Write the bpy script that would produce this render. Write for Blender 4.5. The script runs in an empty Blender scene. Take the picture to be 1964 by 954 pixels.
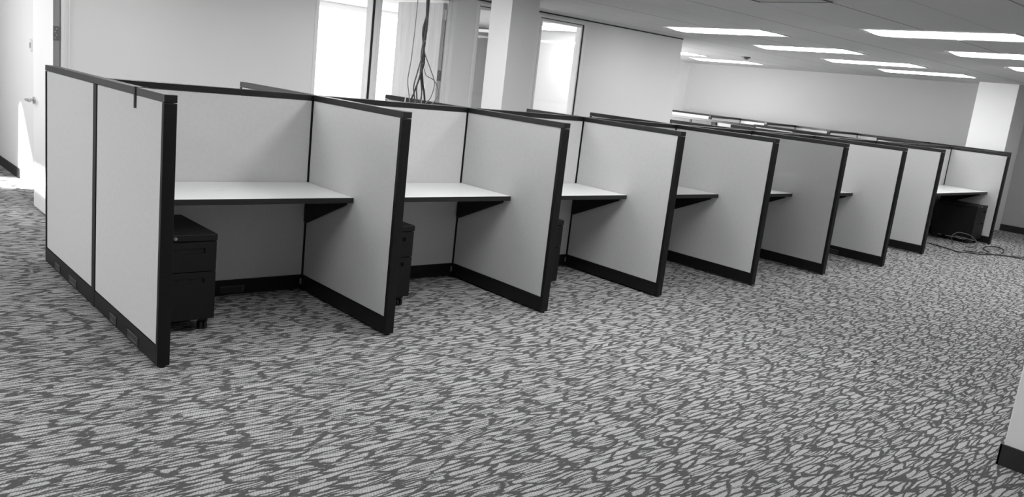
import bpy, bmesh, math, random
from mathutils import Vector, Matrix

random.seed(7)
SC = bpy.context.scene
COL = SC.collection
PI = math.pi

# ------------------------------------------------------------------ materials
def new_mat(name):
    m = bpy.data.materials.new(name); m.use_nodes = True
    nt = m.node_tree; nt.nodes.clear()
    out = nt.nodes.new('ShaderNodeOutputMaterial')
    b = nt.nodes.new('ShaderNodeBsdfPrincipled')
    nt.links.new(b.outputs[0], out.inputs[0])
    return m, nt, b

def node(nt, kind, **kw):
    n = nt.nodes.new(kind)
    for k, v in kw.items(): setattr(n, k, v)
    return n

def math_node(nt, op, a, b=None, clamp=False):
    n = node(nt, 'ShaderNodeMath', operation=op, use_clamp=clamp)
    for i, v in enumerate((a, b)):
        if v is None: continue
        if isinstance(v, (int, float)): n.inputs[i].default_value = v
        else: nt.links.new(v, n.inputs[i])
    return n.outputs[0]

def paint(name, v, rough=.5, var=.04, scale=6., bump=0., bscale=200., spec=.5, metal=0.):
    """grey surface with a faint noise in colour and relief"""
    m, nt, b = new_mat(name)
    co = node(nt, 'ShaderNodeTexCoord')
    nz = node(nt, 'ShaderNodeTexNoise'); nz.inputs['Scale'].default_value = scale; nz.inputs['Detail'].default_value = 3
    nt.links.new(co.outputs['Object'], nz.inputs['Vector'])
    mr = node(nt, 'ShaderNodeMapRange')
    mr.inputs['From Min'].default_value = .25; mr.inputs['From Max'].default_value = .75
    mr.inputs['To Min'].default_value = v * (1 - var); mr.inputs['To Max'].default_value = v * (1 + var)
    nt.links.new(nz.outputs['Fac'], mr.inputs['Value'])
    cc = node(nt, 'ShaderNodeCombineColor')
    for i in range(3): nt.links.new(mr.outputs[0], cc.inputs[i])
    nt.links.new(cc.outputs[0], b.inputs['Base Color'])
    b.inputs['Roughness'].default_value = rough
    b.inputs['Specular IOR Level'].default_value = spec
    b.inputs['Metallic'].default_value = metal
    if bump:
        n2 = node(nt, 'ShaderNodeTexNoise'); n2.inputs['Scale'].default_value = bscale
        nt.links.new(co.outputs['Object'], n2.inputs['Vector'])
        bp = node(nt, 'ShaderNodeBump'); bp.inputs['Strength'].default_value = bump; bp.inputs['Distance'].default_value = .002
        nt.links.new(n2.outputs['Fac'], bp.inputs['Height']); nt.links.new(bp.outputs[0], b.inputs['Normal'])
    return m

def emitter(name, strength):
    m, nt, b = new_mat(name)
    b.inputs['Base Color'].default_value = (.8, .8, .8, 1)
    co = node(nt, 'ShaderNodeTexCoord')
    nz = node(nt, 'ShaderNodeTexNoise'); nz.inputs['Scale'].default_value = 3
    nt.links.new(co.outputs['Object'], nz.inputs['Vector'])
    mr = node(nt, 'ShaderNodeMapRange'); mr.inputs['To Min'].default_value = strength * .95; mr.inputs['To Max'].default_value = strength * 1.05
    nt.links.new(nz.outputs['Fac'], mr.inputs['Value'])
    b.inputs['Emission Color'].default_value = (1, 1, 1, 1)
    nt.links.new(mr.outputs[0], b.inputs['Emission Strength'])
    return m

def glass_mat(name):
    m = bpy.data.materials.new(name); m.use_nodes = True
    nt = m.node_tree; nt.nodes.clear()
    out = node(nt, 'ShaderNodeOutputMaterial')
    tr = node(nt, 'ShaderNodeBsdfTransparent'); tr.inputs[0].default_value = (.95, .95, .95, 1)
    gl = node(nt, 'ShaderNodeBsdfGlossy'); gl.inputs['Roughness'].default_value = .02
    lw = node(nt, 'ShaderNodeLayerWeight'); lw.inputs['Blend'].default_value = .5
    pw = math_node(nt, 'POWER', lw.outputs['Facing'], 4.)
    fr = node(nt, 'ShaderNodeMath', operation='MULTIPLY_ADD'); nt.links.new(pw, fr.inputs[0]); fr.inputs[1].default_value = .6; fr.inputs[2].default_value = .035
    mx = node(nt, 'ShaderNodeMixShader')
    nt.links.new(fr.outputs[0], mx.inputs[0]); nt.links.new(tr.outputs[0], mx.inputs[1]); nt.links.new(gl.outputs[0], mx.inputs[2])
    nt.links.new(mx.outputs[0], out.inputs[0])
    return m

def carpet_mat():
    m, nt, b = new_mat('patterned_carpet')
    geo = node(nt, 'ShaderNodeNewGeometry')
    pos = geo.outputs['Position']
    # slow warp so that the streaks wander
    w = node(nt, 'ShaderNodeTexNoise'); w.inputs['Scale'].default_value = 1.; w.inputs['Detail'].default_value = 3
    wsc = node(nt, 'ShaderNodeVectorMath', operation='MULTIPLY'); wsc.inputs[1].default_value = (9., 22., 0)
    nt.links.new(pos, wsc.inputs[0]); nt.links.new(wsc.outputs[0], w.inputs['Vector'])
    sub = node(nt, 'ShaderNodeVectorMath', operation='SUBTRACT'); sub.inputs[1].default_value = (.5, .5, .5)
    nt.links.new(w.outputs['Color'], sub.inputs[0])
    mul = node(nt, 'ShaderNodeVectorMath', operation='MULTIPLY'); mul.inputs[1].default_value = (.07, .024, 0)
    nt.links.new(sub.outputs[0], mul.inputs[0])
    add = node(nt, 'ShaderNodeVectorMath', operation='ADD')
    nt.links.new(pos, add.inputs[0]); nt.links.new(mul.outputs[0], add.inputs[1])
    scl = node(nt, 'ShaderNodeVectorMath', operation='MULTIPLY'); scl.inputs[1].default_value = (5.6, 36., 0)
    nt.links.new(add.outputs[0], scl.inputs[0])
    vo = node(nt, 'ShaderNodeTexVoronoi', feature='DISTANCE_TO_EDGE', voronoi_dimensions='2D')
    vo.inputs['Scale'].default_value = 1.; vo.inputs['Randomness'].default_value = 1.
    nt.links.new(scl.outputs[0], vo.inputs['Vector'])
    # the width of the dark ground between the tufts changes from place to place
    wn = node(nt, 'ShaderNodeTexNoise'); wn.inputs['Scale'].default_value = 1.; wn.inputs['Detail'].default_value = 2
    sc2 = node(nt, 'ShaderNodeVectorMath', operation='MULTIPLY'); sc2.inputs[1].default_value = (5., 30., 0)
    nt.links.new(pos, sc2.inputs[0]); nt.links.new(sc2.outputs[0], wn.inputs['Vector'])
    wr = node(nt, 'ShaderNodeMapRange'); wr.inputs['From Min'].default_value = .35; wr.inputs['From Max'].default_value = .72
    wr.inputs['To Min'].default_value = .07; wr.inputs['To Max'].default_value = .165
    nt.links.new(wn.outputs['Fac'], wr.inputs['Value'])
    # a second, longer net of streaks cuts the first one
    sc3 = node(nt, 'ShaderNodeVectorMath', operation='MULTIPLY_ADD'); sc3.inputs[1].default_value = (3.2, 30., 0); sc3.inputs[2].default_value = (3.7, 1.3, 0)
    nt.links.new(add.outputs[0], sc3.inputs[0])
    vo2 = node(nt, 'ShaderNodeTexVoronoi', feature='DISTANCE_TO_EDGE', voronoi_dimensions='2D'); vo2.inputs['Scale'].default_value = 1.
    nt.links.new(sc3.outputs[0], vo2.inputs['Vector'])
    w2 = math_node(nt, 'MULTIPLY', wr.outputs[0], .75)
    d1 = math_node(nt, 'SUBTRACT', vo.outputs['Distance'], wr.outputs[0])
    d2 = math_node(nt, 'SUBTRACT', vo2.outputs['Distance'], w2)
    d0 = math_node(nt, 'MINIMUM', d1, d2)
    fr = node(nt, 'ShaderNodeTexNoise'); fr.inputs['Scale'].default_value = 85.; fr.inputs['Detail'].default_value = 2
    nt.links.new(pos, fr.inputs['Vector'])
    fr0 = math_node(nt, 'SUBTRACT', fr.outputs['Fac'], .5)
    d = math_node(nt, 'MULTIPLY_ADD', fr0, .14); nt.links.new(d0, d.node.inputs[2])
    mask = math_node(nt, 'MULTIPLY_ADD', d, 22.); mask.node.inputs[2].default_value = .5; mask.node.use_clamp = True
    # twisted loops of the light yarn
    wv = node(nt, 'ShaderNodeTexWave', wave_type='BANDS', bands_direction='DIAGONAL')
    wv.inputs['Scale'].default_value = 34.; wv.inputs['Distortion'].default_value = 5.; wv.inputs['Detail'].default_value = 1; wv.inputs['Detail Scale'].default_value = 3
    vsc = node(nt, 'ShaderNodeVectorMath', operation='MULTIPLY'); vsc.inputs[1].default_value = (1.6, -.8, 0)
    nt.links.new(pos, vsc.inputs[0]); nt.links.new(vsc.outputs[0], wv.inputs['Vector'])
    fn = node(nt, 'ShaderNodeTexNoise'); fn.inputs['Scale'].default_value = 170.; fn.inputs['Detail'].default_value = 1
    nt.links.new(pos, fn.inputs['Vector'])
    yarn = math_node(nt, 'MULTIPLY_ADD', wv.outputs['Fac'], .20); yarn.node.inputs[2].default_value = .26
    yarn2 = math_node(nt, 'MULTIPLY_ADD', fn.outputs['Fac'], .22); nt.links.new(yarn, yarn2.node.inputs[2])
    dark = math_node(nt, 'MULTIPLY_ADD', fn.outputs['Fac'], .05); dark.node.inputs[2].default_value = .082
    mx = node(nt, 'ShaderNodeMix', data_type='FLOAT')
    nt.links.new(mask, mx.inputs[0]); nt.links.new(dark, mx.inputs[2]); nt.links.new(yarn2, mx.inputs[3])
    cc = node(nt, 'ShaderNodeCombineColor')
    for i in range(3): nt.links.new(mx.outputs[0], cc.inputs[i])
    nt.links.new(cc.outputs[0], b.inputs['Base Color'])
    b.inputs['Roughness'].default_value = 1.; b.inputs['Specular IOR Level'].default_value = .1
    bp = node(nt, 'ShaderNodeBump'); bp.inputs['Strength'].default_value = .5; bp.inputs['Distance'].default_value = .006
    hh = math_node(nt, 'MULTIPLY_ADD', yarn2, .8); nt.links.new(mask, hh.node.inputs[2])
    nt.links.new(hh, bp.inputs['Height']); nt.links.new(bp.outputs[0], b.inputs['Normal'])
    return m

def ceiling_mat():
    """acoustic tiles: long seams along X every 0.63 m, fainter cross seams, fine speckle"""
    m, nt, b = new_mat('ceiling_tiles')
    geo = node(nt, 'ShaderNodeNewGeometry')
    sp = node(nt, 'ShaderNodeSeparateXYZ'); nt.links.new(geo.outputs['Position'], sp.inputs[0])
    def seam(sock, off, pitch, wid):
        a = math_node(nt, 'ADD', sock, off)
        a = math_node(nt, 'DIVIDE', a, pitch)
        f = math_node(nt, 'FRACT', a)
        f = math_node(nt, 'SUBTRACT', f, .5)
        f = math_node(nt, 'ABSOLUTE', f)
        return math_node(nt, 'GREATER_THAN', f, .5 - wid / pitch)
    sy = seam(sp.outputs['Y'], .386 + 63, .63, .005)
    sy2 = seam(sp.outputs['Y'], .386 + 126, 1.26, .008)
    sx = seam(sp.outputs['X'], 60.1, .63, .0016)
    nz = node(nt, 'ShaderNodeTexNoise'); nz.inputs['Scale'].default_value = 90.; nz.inputs['Detail'].default_value = 4
    nt.links.new(geo.outputs['Position'], nz.inputs['Vector'])
    base = math_node(nt, 'MULTIPLY_ADD', nz.outputs['Fac'], .08); base.node.inputs[2].default_value = CEIL_V
    s = math_node(nt, 'MULTIPLY', sy, .30)
    s2 = math_node(nt, 'MULTIPLY', sy2, .60)
    s3 = math_node(nt, 'MULTIPLY', sx, .10)
    t = math_node(nt, 'MAXIMUM', s, s2); t = math_node(nt, 'MAXIMUM', t, s3)
    t = math_node(nt, 'SUBTRACT', 1., t)
    v = math_node(nt, 'MULTIPLY', base, t)
    cc = node(nt, 'ShaderNodeCombineColor')
    for i in range(3): nt.links.new(v, cc.inputs[i])
    nt.links.new(cc.outputs[0], b.inputs['Base Color']); b.inputs['Roughness'].default_value = .9
    b.inputs['Specular IOR Level'].default_value = .1
    return m

def wood_mat(name, v):
    m, nt, b = new_mat(name)
    co = node(nt, 'ShaderNodeTexCoord')
    mp = node(nt, 'ShaderNodeMapping'); mp.inputs['Scale'].default_value = (9, 9, 1.0)
    nt.links.new(co.outputs['Object'], mp.inputs[0])
    nz = node(nt, 'ShaderNodeTexNoise'); nz.inputs['Scale'].default_value = 2.2; nz.inputs['Detail'].default_value = 5; nz.inputs['Distortion'].default_value = .8
    nt.links.new(mp.outputs[0], nz.inputs['Vector'])
    mr = node(nt, 'ShaderNodeMapRange'); mr.inputs['From Min'].default_value = .3; mr.inputs['From Max'].default_value = .7
    mr.inputs['To Min'].default_value = v * .88; mr.inputs['To Max'].default_value = v * 1.06
    nt.links.new(nz.outputs['Fac'], mr.inputs['Value'])
    cc = node(nt, 'ShaderNodeCombineColor')
    for i in range(3): nt.links.new(mr.outputs[0], cc.inputs[i])
    nt.links.new(cc.outputs[0], b.inputs['Base Color']); b.inputs['Roughness'].default_value = .45
    return m

CEIL_V = .60
M = {}
M['fabric'] = paint('panel_fabric', .63, .95, .03, 40, .25, 500, .15)
M['fabric_shaded'] = paint('panel_fabric_shaded', .20, .95, .03, 40, .25, 500, .15)  # panel fabric darkened: shade on the narrow screens is put into the colour
M['black'] = paint('black_trim', .009, .45, .15, 30, .05, 300, .25)
M['cap'] = paint('black_cap', .012, .34, .15, 30, .0, 300, .5)
M['ped'] = paint('black_enamel', .008, .5, .12, 60, .12, 600, .3)
M['laminate'] = paint('desk_laminate', .88, .32, .015, 90, 0, 300, .5)
M['edge'] = paint('desk_edge', .012, .5, .1, 50)
M['wall'] = paint('wall_paint', .77, .7, .012, 2, .04, 250, .3)
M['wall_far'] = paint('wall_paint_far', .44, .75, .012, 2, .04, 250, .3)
M['column_white'] = paint('column_white', .90, .7, .012, 2, .04, 250, .3)
M['fabric_darker'] = paint('panel_fabric_darker', .54, .95, .03, 40, .25, 500, .15)  # somewhat darker fabric of one front row divider
M['column'] = paint('column_paint', .80, .7, .012, 2, .04, 250, .3)
M['frame'] = paint('frame_aluminium', .80, .4, .02, 5)
M['gap'] = paint('gap_black', .01, .6, .1, 10)
M['base'] = paint('baseboard_rubber', .014, .5, .1, 20)
M['metal'] = paint('brushed_metal', .55, .3, .05, 60, 0, 100, .5, .9)
M['hinge'] = paint('hinge_metal', .16, .35, .08, 60, 0, 100, .5, .6)
M['door_white'] = paint('door_paint', .86, .45, .01, 3)
M['door_wood'] = wood_mat('door_veneer', .50)
M['door_edge'] = wood_mat('door_edge_wood', .28)
M['door_edge_light'] = wood_mat('door_edge_pale', .45)
M['door_paint_grey'] = paint('vent_paint', .45, .5, .02, 8)
M['white'] = paint('white_plastic', .78, .4, .01, 10)
M['paper'] = paint('paper', .85, .8, .02, 50)
M['cable'] = paint('cable_grey', .10, .45, .1, 30)
M['cable_dark'] = paint('cable_dark', .03, .45, .1, 30)
M['cable_light'] = paint('cable_light', .75, .4, .05, 30)
M['cable_mid'] = paint('cable_mid', .25, .4, .05, 30)
M['rubber'] = paint('caster_rubber', .012, .4, .1, 40)
M['lens'] = emitter('light_lens', 11.0)
M['pan'] = paint('light_pan', .9, .5, .01, 5)
M['glass'] = glass_mat('window_glass')
M['carpet'] = carpet_mat()
M['ceiling'] = ceiling_mat()
M['outlet'] = paint('outlet_dark', .02, .3, .1, 50)
M['rim_grey'] = paint('outlet_rim', .22, .3, .1, 50)  # thin paler grey lines on the outlet covers

# ------------------------------------------------------------------ mesh helpers
def box(bm, x0, x1, y0, y1, z0, z1):
    v = [bm.verts.new(p) for p in ((x0,y0,z0),(x1,y0,z0),(x1,y1,z0),(x0,y1,z0),(x0,y0,z1),(x1,y0,z1),(x1,y1,z1),(x0,y1,z1))]
    for f in ((0,3,2,1),(4,5,6,7),(0,1,5,4),(1,2,6,5),(2,3,7,6),(3,0,4,7)): bm.faces.new([v[i] for i in f])

def prism(bm, pts, z0, z1):
    """polygon (counter-clockwise x,y) extruded in z"""
    lo = [bm.verts.new((x, y, z0)) for x, y in pts]; hi = [bm.verts.new((x, y, z1)) for x, y in pts]
    n = len(pts)
    bm.faces.new(list(reversed(lo))); bm.faces.new(hi)
    for i in range(n): bm.faces.new([lo[i], lo[(i+1) % n], hi[(i+1) % n], hi[i]])

def cyl(bm, c, r, h, axis='z', seg=16):
    mats = {'z': Matrix.Identity(4), 'x': Matrix.Rotation(PI/2, 4, 'Y'), 'y': Matrix.Rotation(PI/2, 4, 'X')}
    bmesh.ops.create_cone(bm, cap_ends=True, segments=seg, radius1=r, radius2=r, depth=h, matrix=Matrix.Translation(c) @ mats[axis])

def tube(bm, pts, r, seg=6):
    pts = [Vector(p) for p in pts]
    rings = []
    for i, p in enumerate(pts):
        d = (pts[min(i+1, len(pts)-1)] - pts[max(i-1, 0)]).normalized()
        a = d.cross(Vector((0, 0, 1)))
        if a.length < .05: a = d.cross(Vector((0, 1, 0)))
        a.normalize(); b = d.cross(a)
        rings.append([bm.verts.new(p + r * (a * math.cos(2*PI*k/seg) + b * math.sin(2*PI*k/seg))) for k in range(seg)])
    for i in range(len(rings) - 1):
        for k in range(seg):
            bm.faces.new([rings[i][k], rings[i][(k+1) % seg], rings[i+1][(k+1) % seg], rings[i+1][k]])
    bm.faces.new(rings[0]); bm.faces.new(list(reversed(rings[-1])))

def smooth_path(pts, n=8):
    """Catmull-Rom through the points"""
    P = [Vector(p) for p in pts]; P = [P[0]] + P + [P[-1]]
    out = []
    for i in range(1, len(P) - 2):
        for k in range(n):
            t = k / n
            out.append(.5 * ((2*P[i]) + (P[i+1]-P[i-1])*t + (2*P[i-1]-5*P[i]+4*P[i+1]-P[i+2])*t*t + (3*P[i]-P[i-1]-3*P[i+1]+P[i+2])*t**3))
    out.append(P[-2]); return out

def obj(name, bm, m, parent=None, bevel=0., smooth=False):
    bmesh.ops.recalc_face_normals(bm, faces=bm.faces[:])
    me = bpy.data.meshes.new(name); bm.to_mesh(me); bm.free()
    o = bpy.data.objects.new(name, me); COL.objects.link(o)
    me.materials.append(M[m] if isinstance(m, str) else m)
    if smooth:
        for f in me.polygons: f.use_smooth = True
    if bevel:
        md = o.modifiers.new('bevel', 'BEVEL'); md.width = bevel; md.segments = 2; md.limit_method = 'ANGLE'
    if parent: o.parent = parent
    return o

def boxes(name, bl, m, parent=None, bevel=0.):
    bm = bmesh.new()
    for b in bl: box(bm, *b)
    return obj(name, bm, m, parent, bevel)

def tag(o, label, cat, group=None):
    o['label'] = label; o['category'] = cat
    if group: o['group'] = group
    return o

def thing(name, label, cat, loc=(0,0,0), rz=0, group=None):
    o = bpy.data.objects.new(name, None); COL.objects.link(o); o.empty_display_size = .1
    o.location = loc; o.rotation_euler = (0, 0, rz)
    return tag(o, label, cat, group)

def struct(name, bl, m, bevel=0.):
    o = boxes(name, bl, m, None, bevel); o['kind'] = 'structure'; return o

def struct_root(name, loc=(0,0,0)):
    o = bpy.data.objects.new(name, None); COL.objects.link(o); o.location = loc; o['kind'] = 'structure'; return o

def dup(root, loc, rz, label, group=None):
    r = root.copy(); COL.objects.link(r); r.location = loc; r.rotation_euler = (0, 0, rz); r['label'] = label
    if group: r['group'] = group
    for ch in list(root.children):
        c = ch.copy(); COL.objects.link(c); c.parent = r
        for g in list(ch.children):
            d = g.copy(); COL.objects.link(d); d.parent = c
    return r

# ------------------------------------------------------------------ dimensions (metres)
H = 1.303          # panel height
T = .06            # panel thickness
CAP = .036         # top cap height
BASE = .105        # raceway height
HC = 2.36          # ceiling
YW = 2.42          # front face of the office wall
XF = 13.95         # far wall

# ------------------------------------------------------------------ partition panels
def make_panel(L, name, label, cat, loc, rz, group=None, end=True, post=True, outlets=(), clip=False, fabric='fabric', h=H):
    """panel along local +X from 0 to L, post at 0, closing post at L"""
    t = thing(name, label, cat, loc, rz, group)
    a = T/2 + .001
    e = L - (.028 if end else .001)
    boxes('fabric_panel', [(a + .002, e - .002, -.0255, .0255, BASE + .004, h - CAP - .001)], fabric, t, .004)
    boxes('top_cap', [(-T/2 if post else a, L, -T/2, T/2, h - CAP, h)], 'cap', t, .0025)
    rw = boxes('base_raceway', [(a, e - .001, -T/2 + .001, T/2 - .001, .012, BASE)], 'black', t, .002)
    for (x, w, side) in outlets:
        y = side * (T/2 - .001)
        boxes('outlet_cover', [(x - w/2, x + w/2, min(y, y + side*.003), max(y, y + side*.003), .022, .068)], 'outlet', rw, .001)
        yy = y + side*.003
        boxes('outlet_rim', [(x - w/2, x + w/2, min(yy, yy + side*.0015), max(yy, yy + side*.0015), z0, z1) for z0, z1 in ((.0655, .068),)] +
              [(x - w*.36, x + w*.36, min(yy, yy + side*.0012), max(yy, yy + side*.0012), .031, .033)], 'rim_grey', rw)
    if end:
        boxes('end_post', [(e, L, -T/2, T/2, .010, h - CAP - .0025)], 'black', t, .003)
    if post:
        p = boxes('connector_post', [(-T/2, T/2, -T/2, T/2, .008, h - CAP - .0015)], 'black', t, .002)
        if clip:
            boxes('base_clip', [(.0305, .034, -.0475, -.0335, .045, .085)], 'metal', t, .001)
    for x in ([.0] if post else [.06]) + [L - .02]:
        bm = bmesh.new(); cyl(bm, (x, 0, .006), .016, .012); obj('leveling_foot', bm, 'black', t)
    return t

W0 = 1.27
DX = [-.0152, .0043, .0044, -.0165, -.0184, -.0054, .008]
DD = [.0055, -.007, -.0201, -.0183, .0214, .0058, .0134]
XK = [k * W0 + DX[k] for k in range(7)] + [9.192, 11.632]
DK = [1.0754 + d for d in DD] + [.870, .813]
DB = 1.108

names_front = ['light grey fabric end panel closing the front row, cabinet and desk just behind it',
    'grey fabric divider between the first and second desks of the front row',
    'grey fabric divider between the second and third desks of the front row',
    'grey fabric divider between the third and fourth desks of the front row',
    'grey fabric divider between the fourth and fifth desks of the front row',
    'darker grey fabric divider between the fifth and sixth desks of the front row',
    'grey fabric divider just past the sixth desk of the front row',
    'shorter grey divider just before the last cubicle with the black cabinet and cables',
    'last divider of the front row, its side against the black cabinet by the far wall']
for k in range(9):
    make_panel(DK[k], 'end_panel' if k == 0 else 'divider_panel', names_front[k], 'cubicle panel', (XK[k], 0, 0), -PI/2,
               'panels standing across the front row',
               outlets=((.39, .115, -1), (.72, .165, -1)) if k == 0 else (((.5, .16, -1),) if k == 6 else ()), clip=k in (1, 2, 3), fabric='fabric_darker' if k == 5 else 'fabric')
names_back = ['light grey fabric end panel of the back row, nearest the open white door',
    'back row divider behind the first desk, its black cap against the office wall',
    'back row divider with loops of cable lying over its black cap',
    'short back row divider showing its black cap below the square column',
    'back row divider showing its black cap below the tall office window',
    'back row divider showing its black cap at the end of the office wall',
    'back row divider showing its black cap in front of the small grey screens',
    'back row divider behind the shorter front divider',
    'back row divider behind the last cubicle of the front row']
DBK = [DB, DB, DB, .70, DB, DB - .05, DB, DB + .05, DB]
for k in range(9):
    make_panel(DBK[k], 'end_panel' if k == 0 else 'divider_panel', names_back[k], 'cubicle panel', (XK[k], 0, 0), PI/2,
               'panels standing across the back row', post=False,
               outlets=((.42, .165, 1), (.78, .12, 1)) if k == 0 else ())
# centre spine between the two rows
seg = [(XK[k], XK[k+1]) for k in range(7)] + [(XK[7], 10.412), (10.412, XK[8])]
names_sp = ['low grey spine panel behind the first desk, black trim on top', 'low grey spine panel behind the second desk, black trim on top',
    'low grey spine panel behind the third desk, black trim on top', 'low grey spine panel behind the fourth desk, black trim on top',
    'low grey spine panel behind the fifth desk, black trim on top', 'low grey spine panel behind the sixth desk, black trim on top',
    'spine panel hidden behind the divider past the sixth desk, its black cap showing', 'spine panel at the near side of the last cubicle',
    'spine panel behind the two-piece desk of the last cubicle']
for i, (a, b) in enumerate(seg):
    t = thing('spine_panel', names_sp[i], 'cubicle panel', (a, 0, 0), 0, 'spine panels between the two rows')
    L = b - a; a0 = T/2 + .001; e = L - T/2 - .001
    boxes('fabric_panel', [(a0 + .002, e - .002, -.0255, .0255, BASE + .004, H - CAP - .001)], 'fabric', t, .004)
    boxes('top_cap', [(a0, e, -T/2, T/2, H - CAP, H)], 'cap', t, .0025)
    rw = boxes('base_raceway', [(a0, e, -T/2 + .001, T/2 - .001, .012, BASE)], 'black', t, .002)
    if i == 0:
        boxes('outlet_cover', [(.70, .86, -.0315, -.029, .022, .068)], 'outlet', rw, .001)
        boxes('outlet_rim', [(.70, .86, -.0325, -.0315, .0665, .068), (.845, .85, -.0335, -.0315, .035, .039), (.845, .85, -.0335, -.0315, .047, .051)], 'rim_grey', rw)
    elif i < 3:
        boxes('outlet_cover', [(.55, .71, -.0315, -.029, .022, .068)], 'outlet', rw, .001)
    for x in (.09, L - .09):
        bm = bmesh.new(); cyl(bm, (x, 0, .006), .016, .012); obj('leveling_foot', bm, 'black', t)
# post where the two halves of the long last spine meet
tag(boxes('connector_post', [(10.412 - .0305, 10.412 + .0305, -.03, .03, .0, H)], 'black', None, .002),
    'slim black post joining two spine panels in the last cubicle', 'post')
# hook strap over the cap of the near end panel
tag(boxes('hook_strip', [(XK[0] - .034, XK[0] - .0305, -.690, -.670, H - .100, H + .003), (XK[0] - .034, XK[0] + .034, -.690, -.670, H + .0005, H + .003),
     (XK[0] + .0305, XK[0] + .034, -.690, -.670, H - .05, H + .003)], 'black', None, .001),
    'thin black hook strip hanging over the top of the near end panel', 'hook')

# ------------------------------------------------------------------ work surfaces
def make_desk(x0, x1, y1, label, group, poly=None, seam=None):
    """top between two dividers; y1 = depth"""
    t = thing('work_surface', label, 'desk', (0, 0, 0), 0, group)
    pts = poly or [(x0, -y1), (x1, -y1), (x1, -.031), (x0, -.031)]
    bm = bmesh.new(); prism(bm, pts, .709, .737)
    obj('desk_top', bm, 'laminate', t, .0015)
    # black edge band along the front
    (ax, ay), (bx, by) = pts[0], pts[1]
    d = Vector((bx-ax, by-ay, 0)).normalized(); n = Vector((d.y, -d.x, 0))
    bm = bmesh.new()
    prism(bm, [(ax + n.x*.006, ay + n.y*.006), (bx + n.x*.006, by + n.y*.006), (bx, by), (ax, ay)], .7045, .7365)
    obj('edge_band', bm, 'edge', t, .002)
    for xb, s in ((x1, -1), (x0, 1)):
        bm = bmesh.new()
        # triangular cantilever, tall at the spine, thin at the front
        prof = [(-.033, .706), (-.033, .478), (-.060, .470), (-y1 + .07, .676), (-y1 + .05, .706)]
        xs = sorted((xb + s*.002, xb + s*.016))
        va = [bm.verts.new((xs[0], y, z)) for y, z in prof]; vb = [bm.verts.new((xs[1], y, z)) for y, z in prof]
        bm.faces.new(va); bm.faces.new(list(reversed(vb)))
        for i in range(5): bm.faces.new([va[i], va[(i+1) % 5], vb[(i+1) % 5], vb[i]])
        obj('cantilever_bracket', bm, 'black', t)
    if seam:
        boxes('desk_seam', [seam], 'edge', t)
    return t
ords = ['first', 'second', 'third', 'fourth', 'fifth', 'sixth', 'seventh']
lab_d = ['white laminate desk nearest the camera, black edge, paper scrap on it', 'white laminate desk in the second cubicle, black front edge',
    'white laminate desk in the third cubicle, only its right part in view', 'white corner of the desk in the fourth cubicle',
    'small white corner of the desk in the fifth cubicle', 'tiny white corner of the desk in the sixth cubicle']
for k in range(6):
    make_desk(XK[k] + T/2 - .001, XK[k+1] - T/2 + .001, .6086, lab_d[k], 'desks along the front row')
make_desk(XK[7] + T/2, XK[8] - T/2, .62, 'white two-piece desk in the last cubicle, seam across, over the black cabinet', 'desks along the front row',
          poly=[(XK[7] + T/2, -.71), (XK[8] - T/2, -.635), (XK[8] - T/2, -.031), (XK[7] + T/2, -.031)],
          seam=(10.628, 10.633, -.66, -.035, .7371, .7376))
# scrap of paper on the near desk
bm = bmesh.new(); prism(bm, [(.50, -.33), (.56, -.325), (.60, -.305), (.54, -.30), (.51, -.31)], .7373, .740)
tag(obj('paper_scrap', bm, 'paper'), 'small white scrap of paper lying on the nearest desk', 'paper')

# ------------------------------------------------------------------ mobile pedestals
def make_pedestal(label, loc, rz, w=.385, dp=.55, h=.548):
    """front faces local -Y at y=0; body runs back to y=dp"""
    t = thing('mobile_pedestal', label, 'filing cabinet', loc, rz, 'black mobile cabinets under the desks')
    z0 = .068
    boxes('body', [(-w/2 + .004, w/2 - .004, .020, dp, z0, h - .040)], 'ped', t, .003)
    boxes('cabinet_top', [(-w/2, w/2, .0, dp, h - .038, h)], 'ped', t, .005)
    zs = [(h - .042, h - .042 - .163), (h - .042 - .168, z0 + .004)]
    for zt, zb in zs:
        # drawer front with a recessed pull: four pieces round a slot plus a back plate
        sx0, sx1 = -w/2 + .085, w/2 - .065
        s1, s0 = zt - .034, zt - .062
        f0, f1 = .004, .019
        dr = boxes('drawer', [(-w/2 + .004, w/2 - .004, f0, f1, s1, zt), (-w/2 + .004, w/2 - .004, f0, f1, zb, s0),
                    (-w/2 + .004, sx0, f0, f1, s0, s1), (sx1, w/2 - .004, f0, f1, s0, s1)], 'ped', t, .0)
        boxes('pull_recess', [(sx0, sx1, f1 - .003, f1, s0, s1)], 'gap', dr)
    bm = bmesh.new(); cyl(bm, (-.035, -.002, h - .019), .0085, .008, 'y', 20)
    lk = obj('lock', bm, 'metal', t, .001)
    lk['label'] = 'bright round metal lock'
    boxes('keyhole', [(-.0365, -.0335, -.0072, -.0060, h - .024, h - .014)], 'gap', lk)
    for cx, cy in ((-w/2 + .05, .055), (w/2 - .05, .055), (-w/2 + .05, dp - .055), (w/2 - .05, dp - .055)):
        bm = bmesh.new()
        cyl(bm, (cx - .013, cy, .0255), .0255, .018, 'x', 24); cyl(bm, (cx + .013, cy, .0255), .0255, .018, 'x', 24)
        c = obj('caster', bm, 'rubber', t, .004)
        bm = bmesh.new(); box(bm, cx - .003, cx + .003, cy - .012, cy + .012, .02, .0675); box(bm, cx - .024, cx + .024, cy - .02, cy + .02, .052, .0685)
        obj('caster_fork', bm, 'black', c, .002)
    return t
ped = make_pedestal('black two-drawer mobile cabinet under the nearest desk, bright lock on top rail', (.2225, -.625, 0), 0)
dup(ped, (1.724 - .1925, -.605, 0), 0, 'black mobile cabinet under the second desk, half hidden by the divider')
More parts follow.
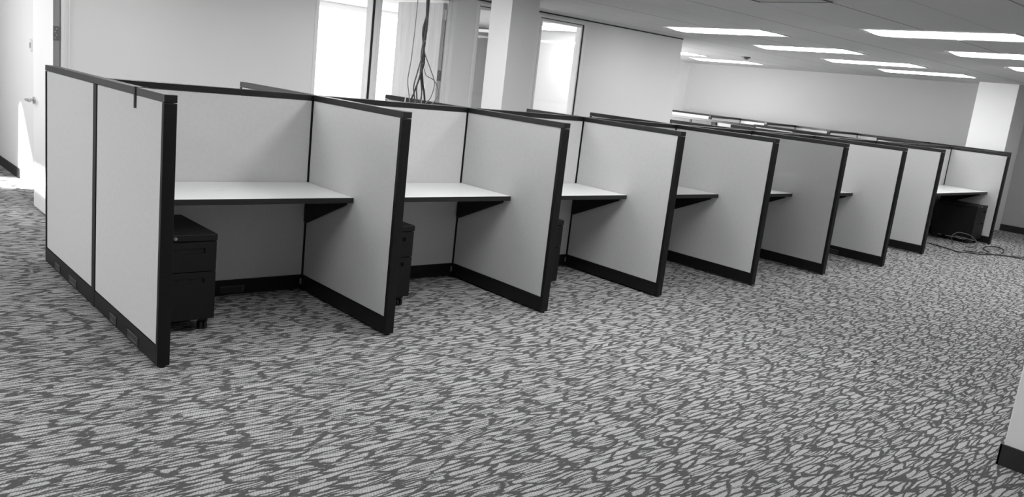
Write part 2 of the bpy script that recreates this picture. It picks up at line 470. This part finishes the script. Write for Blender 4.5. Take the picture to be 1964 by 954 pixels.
dup(ped, (3.088 - .1925, -.612, 0), 0, 'black mobile cabinet under the third desk, only a sliver in view')
dup(ped, (11.36, -.705, 0), 0, 'black mobile cabinet beside the last divider, grey cables on the carpet before it')

# ------------------------------------------------------------------ far rows
for i, y in enumerate((5.95, 4.72, 3.49, 2.25, 1.01, -.27)):
    pass
YC = [6.62, 4.72, 3.49, 2.25, 1.01, -.27]
XS = 13.25
lab_c = ['far row divider nearest the office corner', 'far row divider, second from the office corner', 'far row divider, third from the office corner',
         'far row divider, third from the far column', 'far row divider, second from the far column', 'far row end divider in front of the far column']
for i, y in enumerate(YC):
    if i == 0: continue
    make_panel(1.03, 'divider_panel', lab_c[i] + ', thin black cap', 'cubicle panel', (XS, y, 0), PI, 'panels of the row along the far wall')
for i in range(5):
    ya, yb = YC[i], YC[i+1]
    t = thing('spine_panel', ['bright far spine panel by the office corner', 'second bright far spine panel from the office corner', 'middle far spine panel before the far wall',
        'far spine panel left of the far column, second from it', 'far spine panel in front of the far column'][i], 'cubicle panel', (XS, ya, 0), -PI/2, 'spine panels along the far wall')
    L = ya - yb
    boxes('fabric_panel', [(.033, L - .033, -.0255, .0255, BASE + .004, H - CAP - .001)], 'fabric', t, .004)
    boxes('top_cap', [(.031, L - .031, -T/2, T/2, H - CAP, H)], 'cap', t)
    boxes('base_raceway', [(.031, L - .031, -.029, .029, .0, BASE)], 'black', t)
# low return of narrow screens between the rows
XD = 10.25
for i, (ya, yb) in enumerate(((4.30, 3.69), (3.69, 3.24), (3.24, 2.45), (2.45, 1.20))):
    t = thing('low_screen', ['narrow grey screen panel at the end of the office wall', 'narrow grey screen panel ending at a thick black post',
        'bright screen panel right of the thick black post', 'long low screen panel reaching toward the back row'][i], 'cubicle panel', (XD, ya, 0), -PI/2, 'screen panels beyond the back row')
    L = ya - yb
    hh = (1.272, 1.272, 1.276, 1.288)[i]
    boxes('fabric_panel', [(.033 if i != 2 else .092, L - .002, -.0255, .0255, BASE + .004, hh - CAP - .001)], 'fabric_shaded' if i < 2 else 'fabric', t, .004)
    boxes('top_cap', [(.0005, L, -T/2, T/2, hh - CAP, hh)], 'cap', t)
    boxes('base_raceway', [(.092, L, -.029, .029, .0, BASE)], 'black', t)
    boxes('connector_post', [(.0005, .03, -.034, .034, .0, hh - CAP)] if i != 2 else [(.0005, .09, -.05, .05, 0, hh - CAP - .001)], 'black', t)

# ------------------------------------------------------------------ room shell
WT = .13
fl = struct('floor', [(-6.2, 14.2, -9.7, 7.6, -.1, 0)], 'carpet')
ce = struct('ceiling', [(-6.2, 14.2, -9.7, YW + WT, HC, HC + .1), (-1.54, 14.2, YW + WT, 7.6, HC, HC + .1)], 'ceiling')

ZO = 2.295
# office wall with three openings
struct('wall_back', [(-6.1, -.60, YW, YW + WT, 0, HC), (.40, 2.512, YW, YW + WT, 0, HC), (4.155, 4.44, YW, YW + WT, 0, HC), (6.15, 8.083, YW, YW + WT, 0, HC),
     (-.60, .40, YW, YW + WT, ZO + .03, HC), (2.512, 4.155, YW, YW + WT, ZO + .03, HC), (4.44, 6.15, YW, YW + WT, ZO + .03, HC)], 'wall')
struct('wall_top_shade_1', [(-6.1, 8.083, YW - .006, YW - .0005, HC - .014, HC - .0005)], 'gap')  # black strip standing in for the shade along the wall top
struct('wall_office_end', [(7.953, 8.083, YW + WT, 6.75, 0, HC)], 'wall')
struct('wall_corridor', [(.49, .60, YW + WT, 6.45, 0, HC)], 'wall')
struct('baseboard_corridor', [(.478, .4895, 4.64, 6.45, 0, .10)], 'base')
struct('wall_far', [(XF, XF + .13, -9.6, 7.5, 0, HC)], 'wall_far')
struct('baseboard_far', [(XF - .012, XF - .0005, -9.5, 6.69, 0, .105)], 'base')
struct('wall_alcove', [(8.083, XF, 6.70, 6.83, 0, HC)], 'column_white')
struct('wall_left', [(-6.1, -6.0, -9.6, YW, 0, HC)], 'wall')
struct('wall_front', [(-6.1, XF, -9.6, -9.5, 0, HC)], 'wall')
# unseen corridor wall added with two openings that shape the sun patches
xo = -1.5
struct('wall_corridor_sun_mask', [(xo - .04, xo, YW + WT, 3.25, 0, HC), (xo - .04, xo, 3.25, 3.76, 0, 1.37), (xo - .04, xo, 3.25, 3.76, 1.54, HC), (xo - .04, xo, 3.76, 4.74, 0, HC),
     (xo - .04, xo, 4.74, 5.43, 0, 1.02), (xo - .04, xo, 4.74, 5.43, 2.04, HC), (xo - .04, xo, 5.43, 6.45, 0, HC)], 'wall')
bm = bmesh.new()  # unseen fillers added in the opening to slant the sun patch edges
for poly in (((4.74, 2.04), (4.74, 1.42), (5.31, 2.04)), ((5.43, 2.04), (5.38, 2.04), (5.43, 1.45))):
    va = [bm.verts.new((xo - .04, y, z)) for y, z in poly]; vb = [bm.verts.new((xo, y, z)) for y, z in poly]
    bm.faces.new(va); bm.faces.new(list(reversed(vb)))
    for i in range(3): bm.faces.new([va[i], va[(i+1) % 3], vb[(i+1) % 3], vb[i]])
obj('wall_sun_patch_filler', bm, 'wall')['kind'] = 'structure'
# outer wall of the offices with a wide window
wy = 6.4
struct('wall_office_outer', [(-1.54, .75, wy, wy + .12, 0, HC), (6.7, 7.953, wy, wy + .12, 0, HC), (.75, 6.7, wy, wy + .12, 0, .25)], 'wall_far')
w3 = struct_root('window_3', (0, wy, 0))
boxes('window_frame', [(.75, .80, .02, .09, .25, HC), (6.65, 6.7, .02, .09, .25, HC), (2.45, 2.5, .02, .09, .25, HC), (4.2, 4.25, .02, .09, .25, HC), (.8, 6.65, .02, .09, .25, .30)], 'frame', w3)
boxes('window_pane', [(.80, 6.65, .05, .056, .30, HC)], 'glass', w3)

def column(name, x0, x1, y0, y1, mat='column'):
    return struct(name, [(x0, x1, y0, y1, 0, HC)], mat, .004)
column('column', 4.06, 4.425, 1.40, 1.72)
column('column', 13.34, XF, -.17, .425, 'column_white')
column('column', 2.965, 3.45, -4.6, -3.815, 'column_white')
struct('baseboard_column', [(2.953, 2.9645, -4.612, -3.803, 0, .105), (2.953, 3.462, -3.8145, -3.803, 0, .105)], 'base', .002)

# doors
def door(name, loc, leaf_w, leaf_mat, opening_x0, leaf_h=2.255, tilt=0., edge='door_edge'):
    """leaf hinged at the right jamb, standing open into the room behind; loc = hinge corner"""
    r = struct_root(name, loc)
    r_leaf = boxes('door_leaf', [(-.030, .018, .0, leaf_w, .012, leaf_h)], leaf_mat, r, .002)
    r_leaf.rotation_euler = (0, 0, tilt)
    boxes('leaf_edge', [(-.029, .017, -.0025, -.0002, .013, leaf_h - .001)], edge, r_leaf)
    for z in (1.50, ):
        boxes('hinge', [(-.030, .022, -.005, -.0026, z - .055, z + .055)], 'hinge', r_leaf)
        bm = bmesh.new()
        for s in (-.035, -.012, .012, .035):
            cyl(bm, (-.016 if s in (-.035, .012) else -.006, -.0055, z + s), .004, .002, 'y', 10)
        obj('hinge_screw', bm, 'metal', r_leaf)
    return r, r_leaf
# door 1, white, beside the near end of the rows
d1, leaf1 = door('door_1', (.325, YW + .005, 0), .66, 'door_white', -.6)
boxes('door_frame', [(.350 - .325, .400 - .325, -.012, .10, 0, ZO), (.372 - .325, .380 - .325, -.020, -.012, 0, ZO), (.400 - .325, .412 - .325, -.016, .0, 0, ZO + .03),
     (-.6 - .325, -.55 - .325, -.012, .10, 0, ZO), (-.6 - .325, .4 - .325, -.012, .10, ZO - .02, ZO + .03)], 'frame', d1, .002)
hd = boxes('lever_handle', [(-.10, -.084, .58, .64, .915, .935), (-.086, -.03, .60, .622, .915, .937)], 'metal', leaf1, .004)
bm = bmesh.new(); cyl(bm, (-.036, .611, .925), .030, .012, 'x', 24); obj('handle_rose', bm, 'metal', leaf1, .002)
boxes('lever', [(-.098, -.080, .50, .625, .915, .937)], 'metal', leaf1, .005)
# door 2, bare veneer, behind the hanging cables
d2, leaf2 = door('door_2', (4.015, YW + .005, 0), .80, 'door_wood', 3.2, tilt=math.radians(2.5), edge='door_edge_light')
boxes('door_frame', [(4.045 - 4.015, 4.10 - 4.015, -.012, .10, 0, ZO), (4.066 - 4.015, 4.074 - 4.015, -.022, -.012, 0, ZO), (4.10 - 4.015, 4.155 - 4.015, -.018, .03, 0, ZO + .03),
     (3.175 - 4.015, 3.235 - 4.015, -.012, .10, 0, ZO), (3.195 - 4.015, 3.203 - 4.015, -.022, -.012, 0, ZO), (3.175 - 4.015, 4.155 - 4.015, -.012, .10, ZO - .015, ZO + .03)], 'frame', d2, .002)
boxes('closer_plate', [(-.028, .026, -.006, -.0026, 2.085, 2.19)], 'metal', leaf2, .001)
boxes('closer_arm', [(.0, .012, -.012, -.0062, 2.09, 2.185)], 'white', leaf2, .001)
boxes('jamb_strip', [(4.024 - 4.015, 4.040 - 4.015, .0, .05, 1.56, 2.07)], 'hinge', d2)
# window 1: tall sidelight left of door 2
w1 = struct_root('window_1', (0, YW, 0))
boxes('window_frame', [(2.512, 2.545, -.012, .09, 0, ZO + .03), (3.118, 3.127, -.012, .09, 0, ZO + .03), (3.155, 3.1745, -.012, .09, 0, ZO + .03), (2.545, 3.118, -.012, .09, ZO - .0, ZO + .03), (2.545, 3.118, -.012, .09, 0, .10)], 'frame', w1, .002)
boxes('dark_gap', [(3.127, 3.155, -.008, .06, 0, ZO + .03)], 'gap', w1)  # black strip stands for the shade in the gap beside the frame
boxes('window_pane', [(2.545, 3.118, .035, .041, .10, ZO)], 'glass', w1)
# window 2: two tall panes right of the column
w2 = struct_root('window_2', (0, YW, 0))
boxes('window_frame', [(4.44, 4.468, -.012, .09, 0, ZO + .03), (4.468, 4.490, .0, .09, 0, ZO + .03), (4.468, 6.15, -.012, .09, ZO + .0, ZO + .03), (4.468, 6.09, .005, .09, ZO - .035, ZO),
     (6.085, 6.105, -.0, .09, .0, ZO), (6.118, 6.15, -.018, .09, 0, ZO + .03), (4.49, 6.085, -.0, .09, 0, .10)], 'frame', w2, .002)
boxes('mullion', [(5.335, 5.385, -.012, .09, .10, ZO), (5.40, 5.43, .0, .09, .10, ZO)], 'frame', w2, .002)
boxes('dark_gap', [(6.105, 6.118, -.006, .07, 0, ZO), (5.386, 5.399, .005, .07, .1, ZO), (4.468, 6.10, -.004, .004, ZO - .008, ZO)], 'gap', w2)
boxes('window_pane', [(4.49, 5.335, .035, .041, .10, ZO - .035)], 'glass', w2)
boxes('window_pane', [(5.43, 6.085, .035, .041, .10, ZO - .035)], 'glass', w2)

# switch plate on the corridor wall beyond the open door
t = thing('light_switch', 'small white switch plate on the wall beyond the open white door', 'switch', (.4895, 4.11, 1.356))
boxes('switch_plate', [(-.008, .0, -.04, .04, -.06, .06)], 'white', t, .003)
boxes('rocker', [(-.011, -.0082, -.012, .012, -.024, .024)], 'hinge', t, .001)

# ------------------------------------------------------------------ ceiling fixtures
LW, LL = .64, 1.32
def make_light(label, x, y):
    t = thing('ceiling_light', label, 'ceiling light', (x, y, HC), 0, 'long fluorescent lights recessed in the ceiling')
    w, l = LW/2, LL/2
    boxes('light_frame', [(-w, w, -l, -l + .022, -.008, -.0003), (-w, w, l - .022, l, -.008, -.0003), (-w, -w + .022, -l + .022, l - .022, -.008, -.0003), (w - .022, w, -l + .022, l - .022, -.008, -.0003)], 'pan', t)
    boxes('reflector_pan', [(-w + .022, w - .022, -l + .022, l - .022, -.003, -.0006)], 'pan', t)
    # gently bowed lens
    bm = bmesh.new(); n = 10; lw, ll = w - .075, l - .03
    rows = []
    for i in range(n + 1):
        u = -1 + 2*i/n
        z = -.006 - .016 * (1 - u*u)
        rows.append([bm.verts.new((u*lw, s*ll, z)) for s in (-1, 1)])
    for i in range(n): bm.faces.new([rows[i][0], rows[i+1][0], rows[i+1][1], rows[i][1]])
    top = [bm.verts.new((s*lw, q*ll, -.0032)) for s, q in ((-1,-1),(1,-1),(1,1),(-1,1))]
    bm.faces.new(top)
    obj('lens', bm, 'lens', t, smooth=False)
    boxes('lens_latch', [(lw + .03, lw + .06, -.02, .02, -.014, -.008)], 'pan', t)
    return t
LS = [((6.49, -1.72), 'bright ceiling light above the front row, largest in view'), ((8.33, -1.76), 'second ceiling light above the front row, cut by the picture edge'),
      ((10.03, -1.80), 'third ceiling light above the front row, only its tip in view'),
      ((6.86, .885), 'ceiling light just past the end of the office wall top'), ((8.75, .91), 'second ceiling light along the back row'),
      ((10.53, .86), 'third ceiling light along the back row'), ((12.03, .73), 'ceiling light closest to the far wall'),
      ((11.05, 4.99), 'ceiling light over the alcove beside the office corner'), ((12.43, 4.68), 'ceiling light along the far wall above the alcove')]
l0 = make_light(LS[0][1], *LS[0][0])
for (x, y), lab in LS[1:]:
    dup(l0, (x, y, HC), 0, lab)
# office light seen through the glass
dup(l0, (7.35, 4.1, HC), 0, 'ceiling light inside the office seen through the tall window')
t = thing('ceiling_vent', 'dark framed square vent in the ceiling, just cut by the top of the picture', 'vent', (4.19, -1.37, HC))
boxes('vent_frame', [(-.31, .31, -.31, -.297, -.010, -.0005), (-.31, .31, .297, .31, -.010, -.0005), (-.31, -.285, -.285, .285, -.010, -.0005), (.285, .31, -.285, .285, -.010, -.0005)], 'hinge', t, .002)
boxes('vent_plate', [(-.284, .284, -.284, .284, -.006, -.0005)], 'door_paint_grey', t)
# smoke detector
t = thing('smoke_detector', 'small round smoke detector on the ceiling near the alcove', 'smoke detector', (10.9, 3.25, HC))
bm = bmesh.new(); cyl(bm, (0, 0, -.012), .075, .024, 'z', 24); obj('detector_base', bm, 'hinge', t, .004)
bm = bmesh.new(); cyl(bm, (0, 0, -.034), .045, .02, 'z', 24); obj('detector_head', bm, 'hinge', t, .004)

# ------------------------------------------------------------------ cables
def cable(name, pts, r, mat, label, group, n=8):
    bm = bmesh.new(); tube(bm, smooth_path(pts, n), r)
    return tag(obj(name, bm, mat, smooth=True), label, 'cable', group)
bundle = 'cables hanging from the ceiling behind the first row'
yc = .52
def hang(xs, r, mat, lab, dy=0.):
    # xs: list of (x, z)
    y = .20 + dy * .6; f = (y + 4.926) / (yc + 4.926)
    pts = [(-1.355 + (x + 1.355) * f, y, 1.536 + (z - 1.536) * f) for x, z in xs]
    if xs[0][1] > 2.3: pts.insert(0, (pts[0][0] + .003, y, HC - .002))
    cable('hanging_cable', pts, r, mat, lab, bundle)
hang([(2.440, HC - .002), (2.452, 2.05), (2.462, 1.80), (2.449, 1.60), (2.470, 1.45), (2.505, 1.30), (2.51, 1.0), (2.50, .80)], .007, 'cable_dark', 'thickest dark cable in the bundle hanging before the veneer door')
hang([(2.462, HC - .002), (2.466, 2.05), (2.440, 1.80), (2.470, 1.62), (2.445, 1.50), (2.40, 1.36), (2.36, 1.22), (2.35, .80)], .006, 'cable_dark', 'dark hanging cable slanting to the left end of the bundle', .012)
hang([(2.430, HC - .002), (2.446, 2.03), (2.455, 1.85), (2.435, 1.66), (2.45, 1.55), (2.42, 1.40), (2.44, 1.22), (2.44, .80)], .005, 'cable', 'grey hanging cable in the middle of the bundle', -.012)
hang([(2.450, HC - .002), (2.458, 2.0), (2.43, 1.83), (2.463, 1.66), (2.44, 1.53), (2.47, 1.38), (2.465, 1.22), (2.47, .8)], .006, 'cable', 'grey hanging cable twisting round the thickest one', .024)
hang([(2.475, HC - .002), (2.470, 2.02), (2.472, 1.86), (2.458, 1.7), (2.53, 1.56), (2.585, 1.45), (2.56, 1.33), (2.49, 1.22), (2.49, .8)], .004, 'cable_mid', 'thin grey cable bowing out to the right of the bundle')
hang([(2.37, HC - .002), (2.36, 2.05), (2.355, 1.80), (2.345, 1.60), (2.33, 1.45), (2.36, 1.30), (2.37, 1.15), (2.37, .8)], .0035, 'cable_mid', 'single thin cable hanging straight left of the bundle')
hang([(2.475, 1.55), (2.50, 1.50), (2.575, 1.47), (2.63, 1.40), (2.62, 1.33), (2.565, 1.27), (2.52, 1.2)], .0035, 'cable_mid', 'thin loop of cable standing out right of the bundle', .02)
hang([(2.44, 1.62), (2.41, 1.50), (2.39, 1.40), (2.41, 1.3), (2.40, 1.18), (2.40, .8)], .005, 'cable', 'short grey cable end low in the bundle', -.02)
cable('loose_cable', [(2.30, .45, .01), (2.30, .45, .6), (2.30, .45, 1.16), (2.28, .46, 1.28), (2.31, .48, 1.335), (2.36, .49, 1.335), (2.40, .5, 1.29), (2.40, .51, 1.15), (2.40, .51, .6), (2.40, .51, .01)], .004, 'cable_light', 'pale cable loop lying over the black cap left of the bundle', 'pale cable loops at the back row')
cable('loose_cable', [(2.405, .42, .01), (2.405, .42, .6), (2.405, .42, 1.15), (2.41, .43, 1.30), (2.43, .44, 1.37), (2.46, .47, 1.41), (2.47, .5, 1.43)], .004, 'cable_light', 'pale cable rising in front of the cap into the bundle', 'pale cable loops at the back row')
# cables on the carpet by the last cubicle
fc = 'cables lying on the carpet by the last cubicle'
cable('floor_cable', [(10.86, -.60, .012), (10.80, -.58, .10), (10.90, -.62, .165), (11.02, -.74, .14), (10.98, -.85, .07), (10.90, -.86, .012), (10.75, -.80, .012)], .006, 'cable', 'grey cable loop standing up before the black cabinet', fc)
cable('floor_cable', [(10.80, -.62, .12), (10.90, -.70, .105), (11.0, -.80, .085), (11.08, -.92, .06)], .006, 'cable', 'short stiff grey cable leaning before the black cabinet', fc)
cable('floor_cable', [(10.35, -.45, .008), (10.26, -.64, .008), (10.18, -.80, .008), (10.09, -.95, .008), (10.25, -1.06, .008), (10.32, -1.14, .008), (10.55, -1.24, .008), (10.70, -1.36, .008), (10.72, -1.54, .008), (10.70, -1.75, .008)], .007, 'cable_dark', 'dark cable trailing across the carpet out of the last cubicle', fc)
cable('floor_cable', [(10.30, -.93, .008), (10.48, -1.08, .008), (10.62, -1.25, .008), (10.85, -1.22, .008), (11.2, -1.14, .008), (11.42, -1.02, .008), (11.44, -.92, .008), (11.2, -.90, .008), (10.95, -.96, .008), (10.7, -1.12, .008)], .006, 'cable_dark', 'dark cable curled in a loop on the carpet right of the cabinet', fc)
cable('floor_cable', [(10.62, -1.25, .008), (10.78, -1.38, .008), (10.9, -1.48, .008), (10.95, -1.62, .008), (10.9, -1.8, .008)], .006, 'cable_dark', 'dark cable running off to the far wall over the carpet', fc)
# speck on the carpet
bm = bmesh.new(); prism(bm, [(3.94, -2.74), (3.985, -2.735), (3.995, -2.715), (3.95, -2.71)], .0005, .006)
tag(obj('carpet_scrap', bm, 'black'), 'tiny black scrap lying alone on the open carpet', 'scrap')

# ------------------------------------------------------------------ light
def area(name, loc, sx, sy, power, rot=(0, 0, 0)):
    l = bpy.data.lights.new(name, 'AREA'); l.shape = 'RECTANGLE'; l.size = sx; l.size_y = sy; l.energy = power
    o = bpy.data.objects.new(name, l); COL.objects.link(o); o.location = loc; o.rotation_euler = rot; return o
PW = 24
for x, y, k in ((2.2, -1.72, 1.25), (.2, -1.72, .7), (3.55, -1.72, .8), (-1.8, -1.72, .7), (11.8, -1.9, .8), (.6, .9, .8), (2.9, .9, .8), (-1.8, .9, .8), (2.2, -3.9, .3), (4.6, -3.9, .4), (7.0, -3.9, .5), (9.4, -3.9, .5), (-.5, -5.6, .3)):
    area('unseen_ceiling_lamp', (x, y, HC - .03), .5, 1.2, PW * k)  # lamps out of view; some added to brighten the office wall and carpet
# daylight from windows out of view: left end of the room, the alcove and the offices
area('room_daylight', (-5.8, .6, 1.5), 1.6, 3.4, 98, (0, -PI/2, 0))
area('corridor_fill', (-1.3, 3.7, 1.5), 1.4, 2.2, 30, (0, -PI/2, 0))  # extra fill added to lift the corridor wall and open door leaf
area('alcove_daylight', (8.25, 5.6, 1.45), 1.7, 1.8, 185, (0, -PI/2, 0))
area('office_daylight', (3.4, 6.2, 1.4), 5.0, 1.9, 130, (-PI/2, 0, 0))
sun = bpy.data.lights.new('sun', 'SUN'); sun.energy = 22; sun.angle = math.radians(3)
so = bpy.data.objects.new('sun', sun); COL.objects.link(so)
so.rotation_euler = Vector((.8, -.3, -.52)).to_track_quat('-Z', 'Y').to_euler()

w = bpy.data.worlds.new('world'); SC.world = w; w.use_nodes = True
bg = w.node_tree.nodes['Background']; bg.inputs[0].default_value = (1, 1, 1, 1); bg.inputs[1].default_value = 3.0

# ------------------------------------------------------------------ camera
cd = bpy.data.cameras.new('camera'); cam = bpy.data.objects.new('camera', cd); COL.objects.link(cam)
R = [[0.7489562158185633, 0.04923644032557227, -0.6607876812795499], [-0.6532458885056058, 0.2220091369556698, -0.7238658385769564], [0.11106032566699645, 0.9738006551919469, 0.19843862529879527]]
mw = Matrix(R).to_4x4(); mw.translation = Vector((-1.3548839, -4.92625343, 1.53637955))
cam.matrix_world = mw
cd.sensor_fit = 'HORIZONTAL'; cd.sensor_width = 36; cd.lens = 29.015025871574547; cd.clip_end = 100
SC.camera = cam
SC.view_settings.view_transform = 'Standard'
SC.view_settings.look = 'None'
SC.view_settings.exposure = 0.
SC.cycles.use_denoising = True
SC.cycles.max_bounces = 8; SC.cycles.diffuse_bounces = 5; SC.cycles.transparent_max_bounces = 8
SC.cycles.sample_clamp_indirect = 6
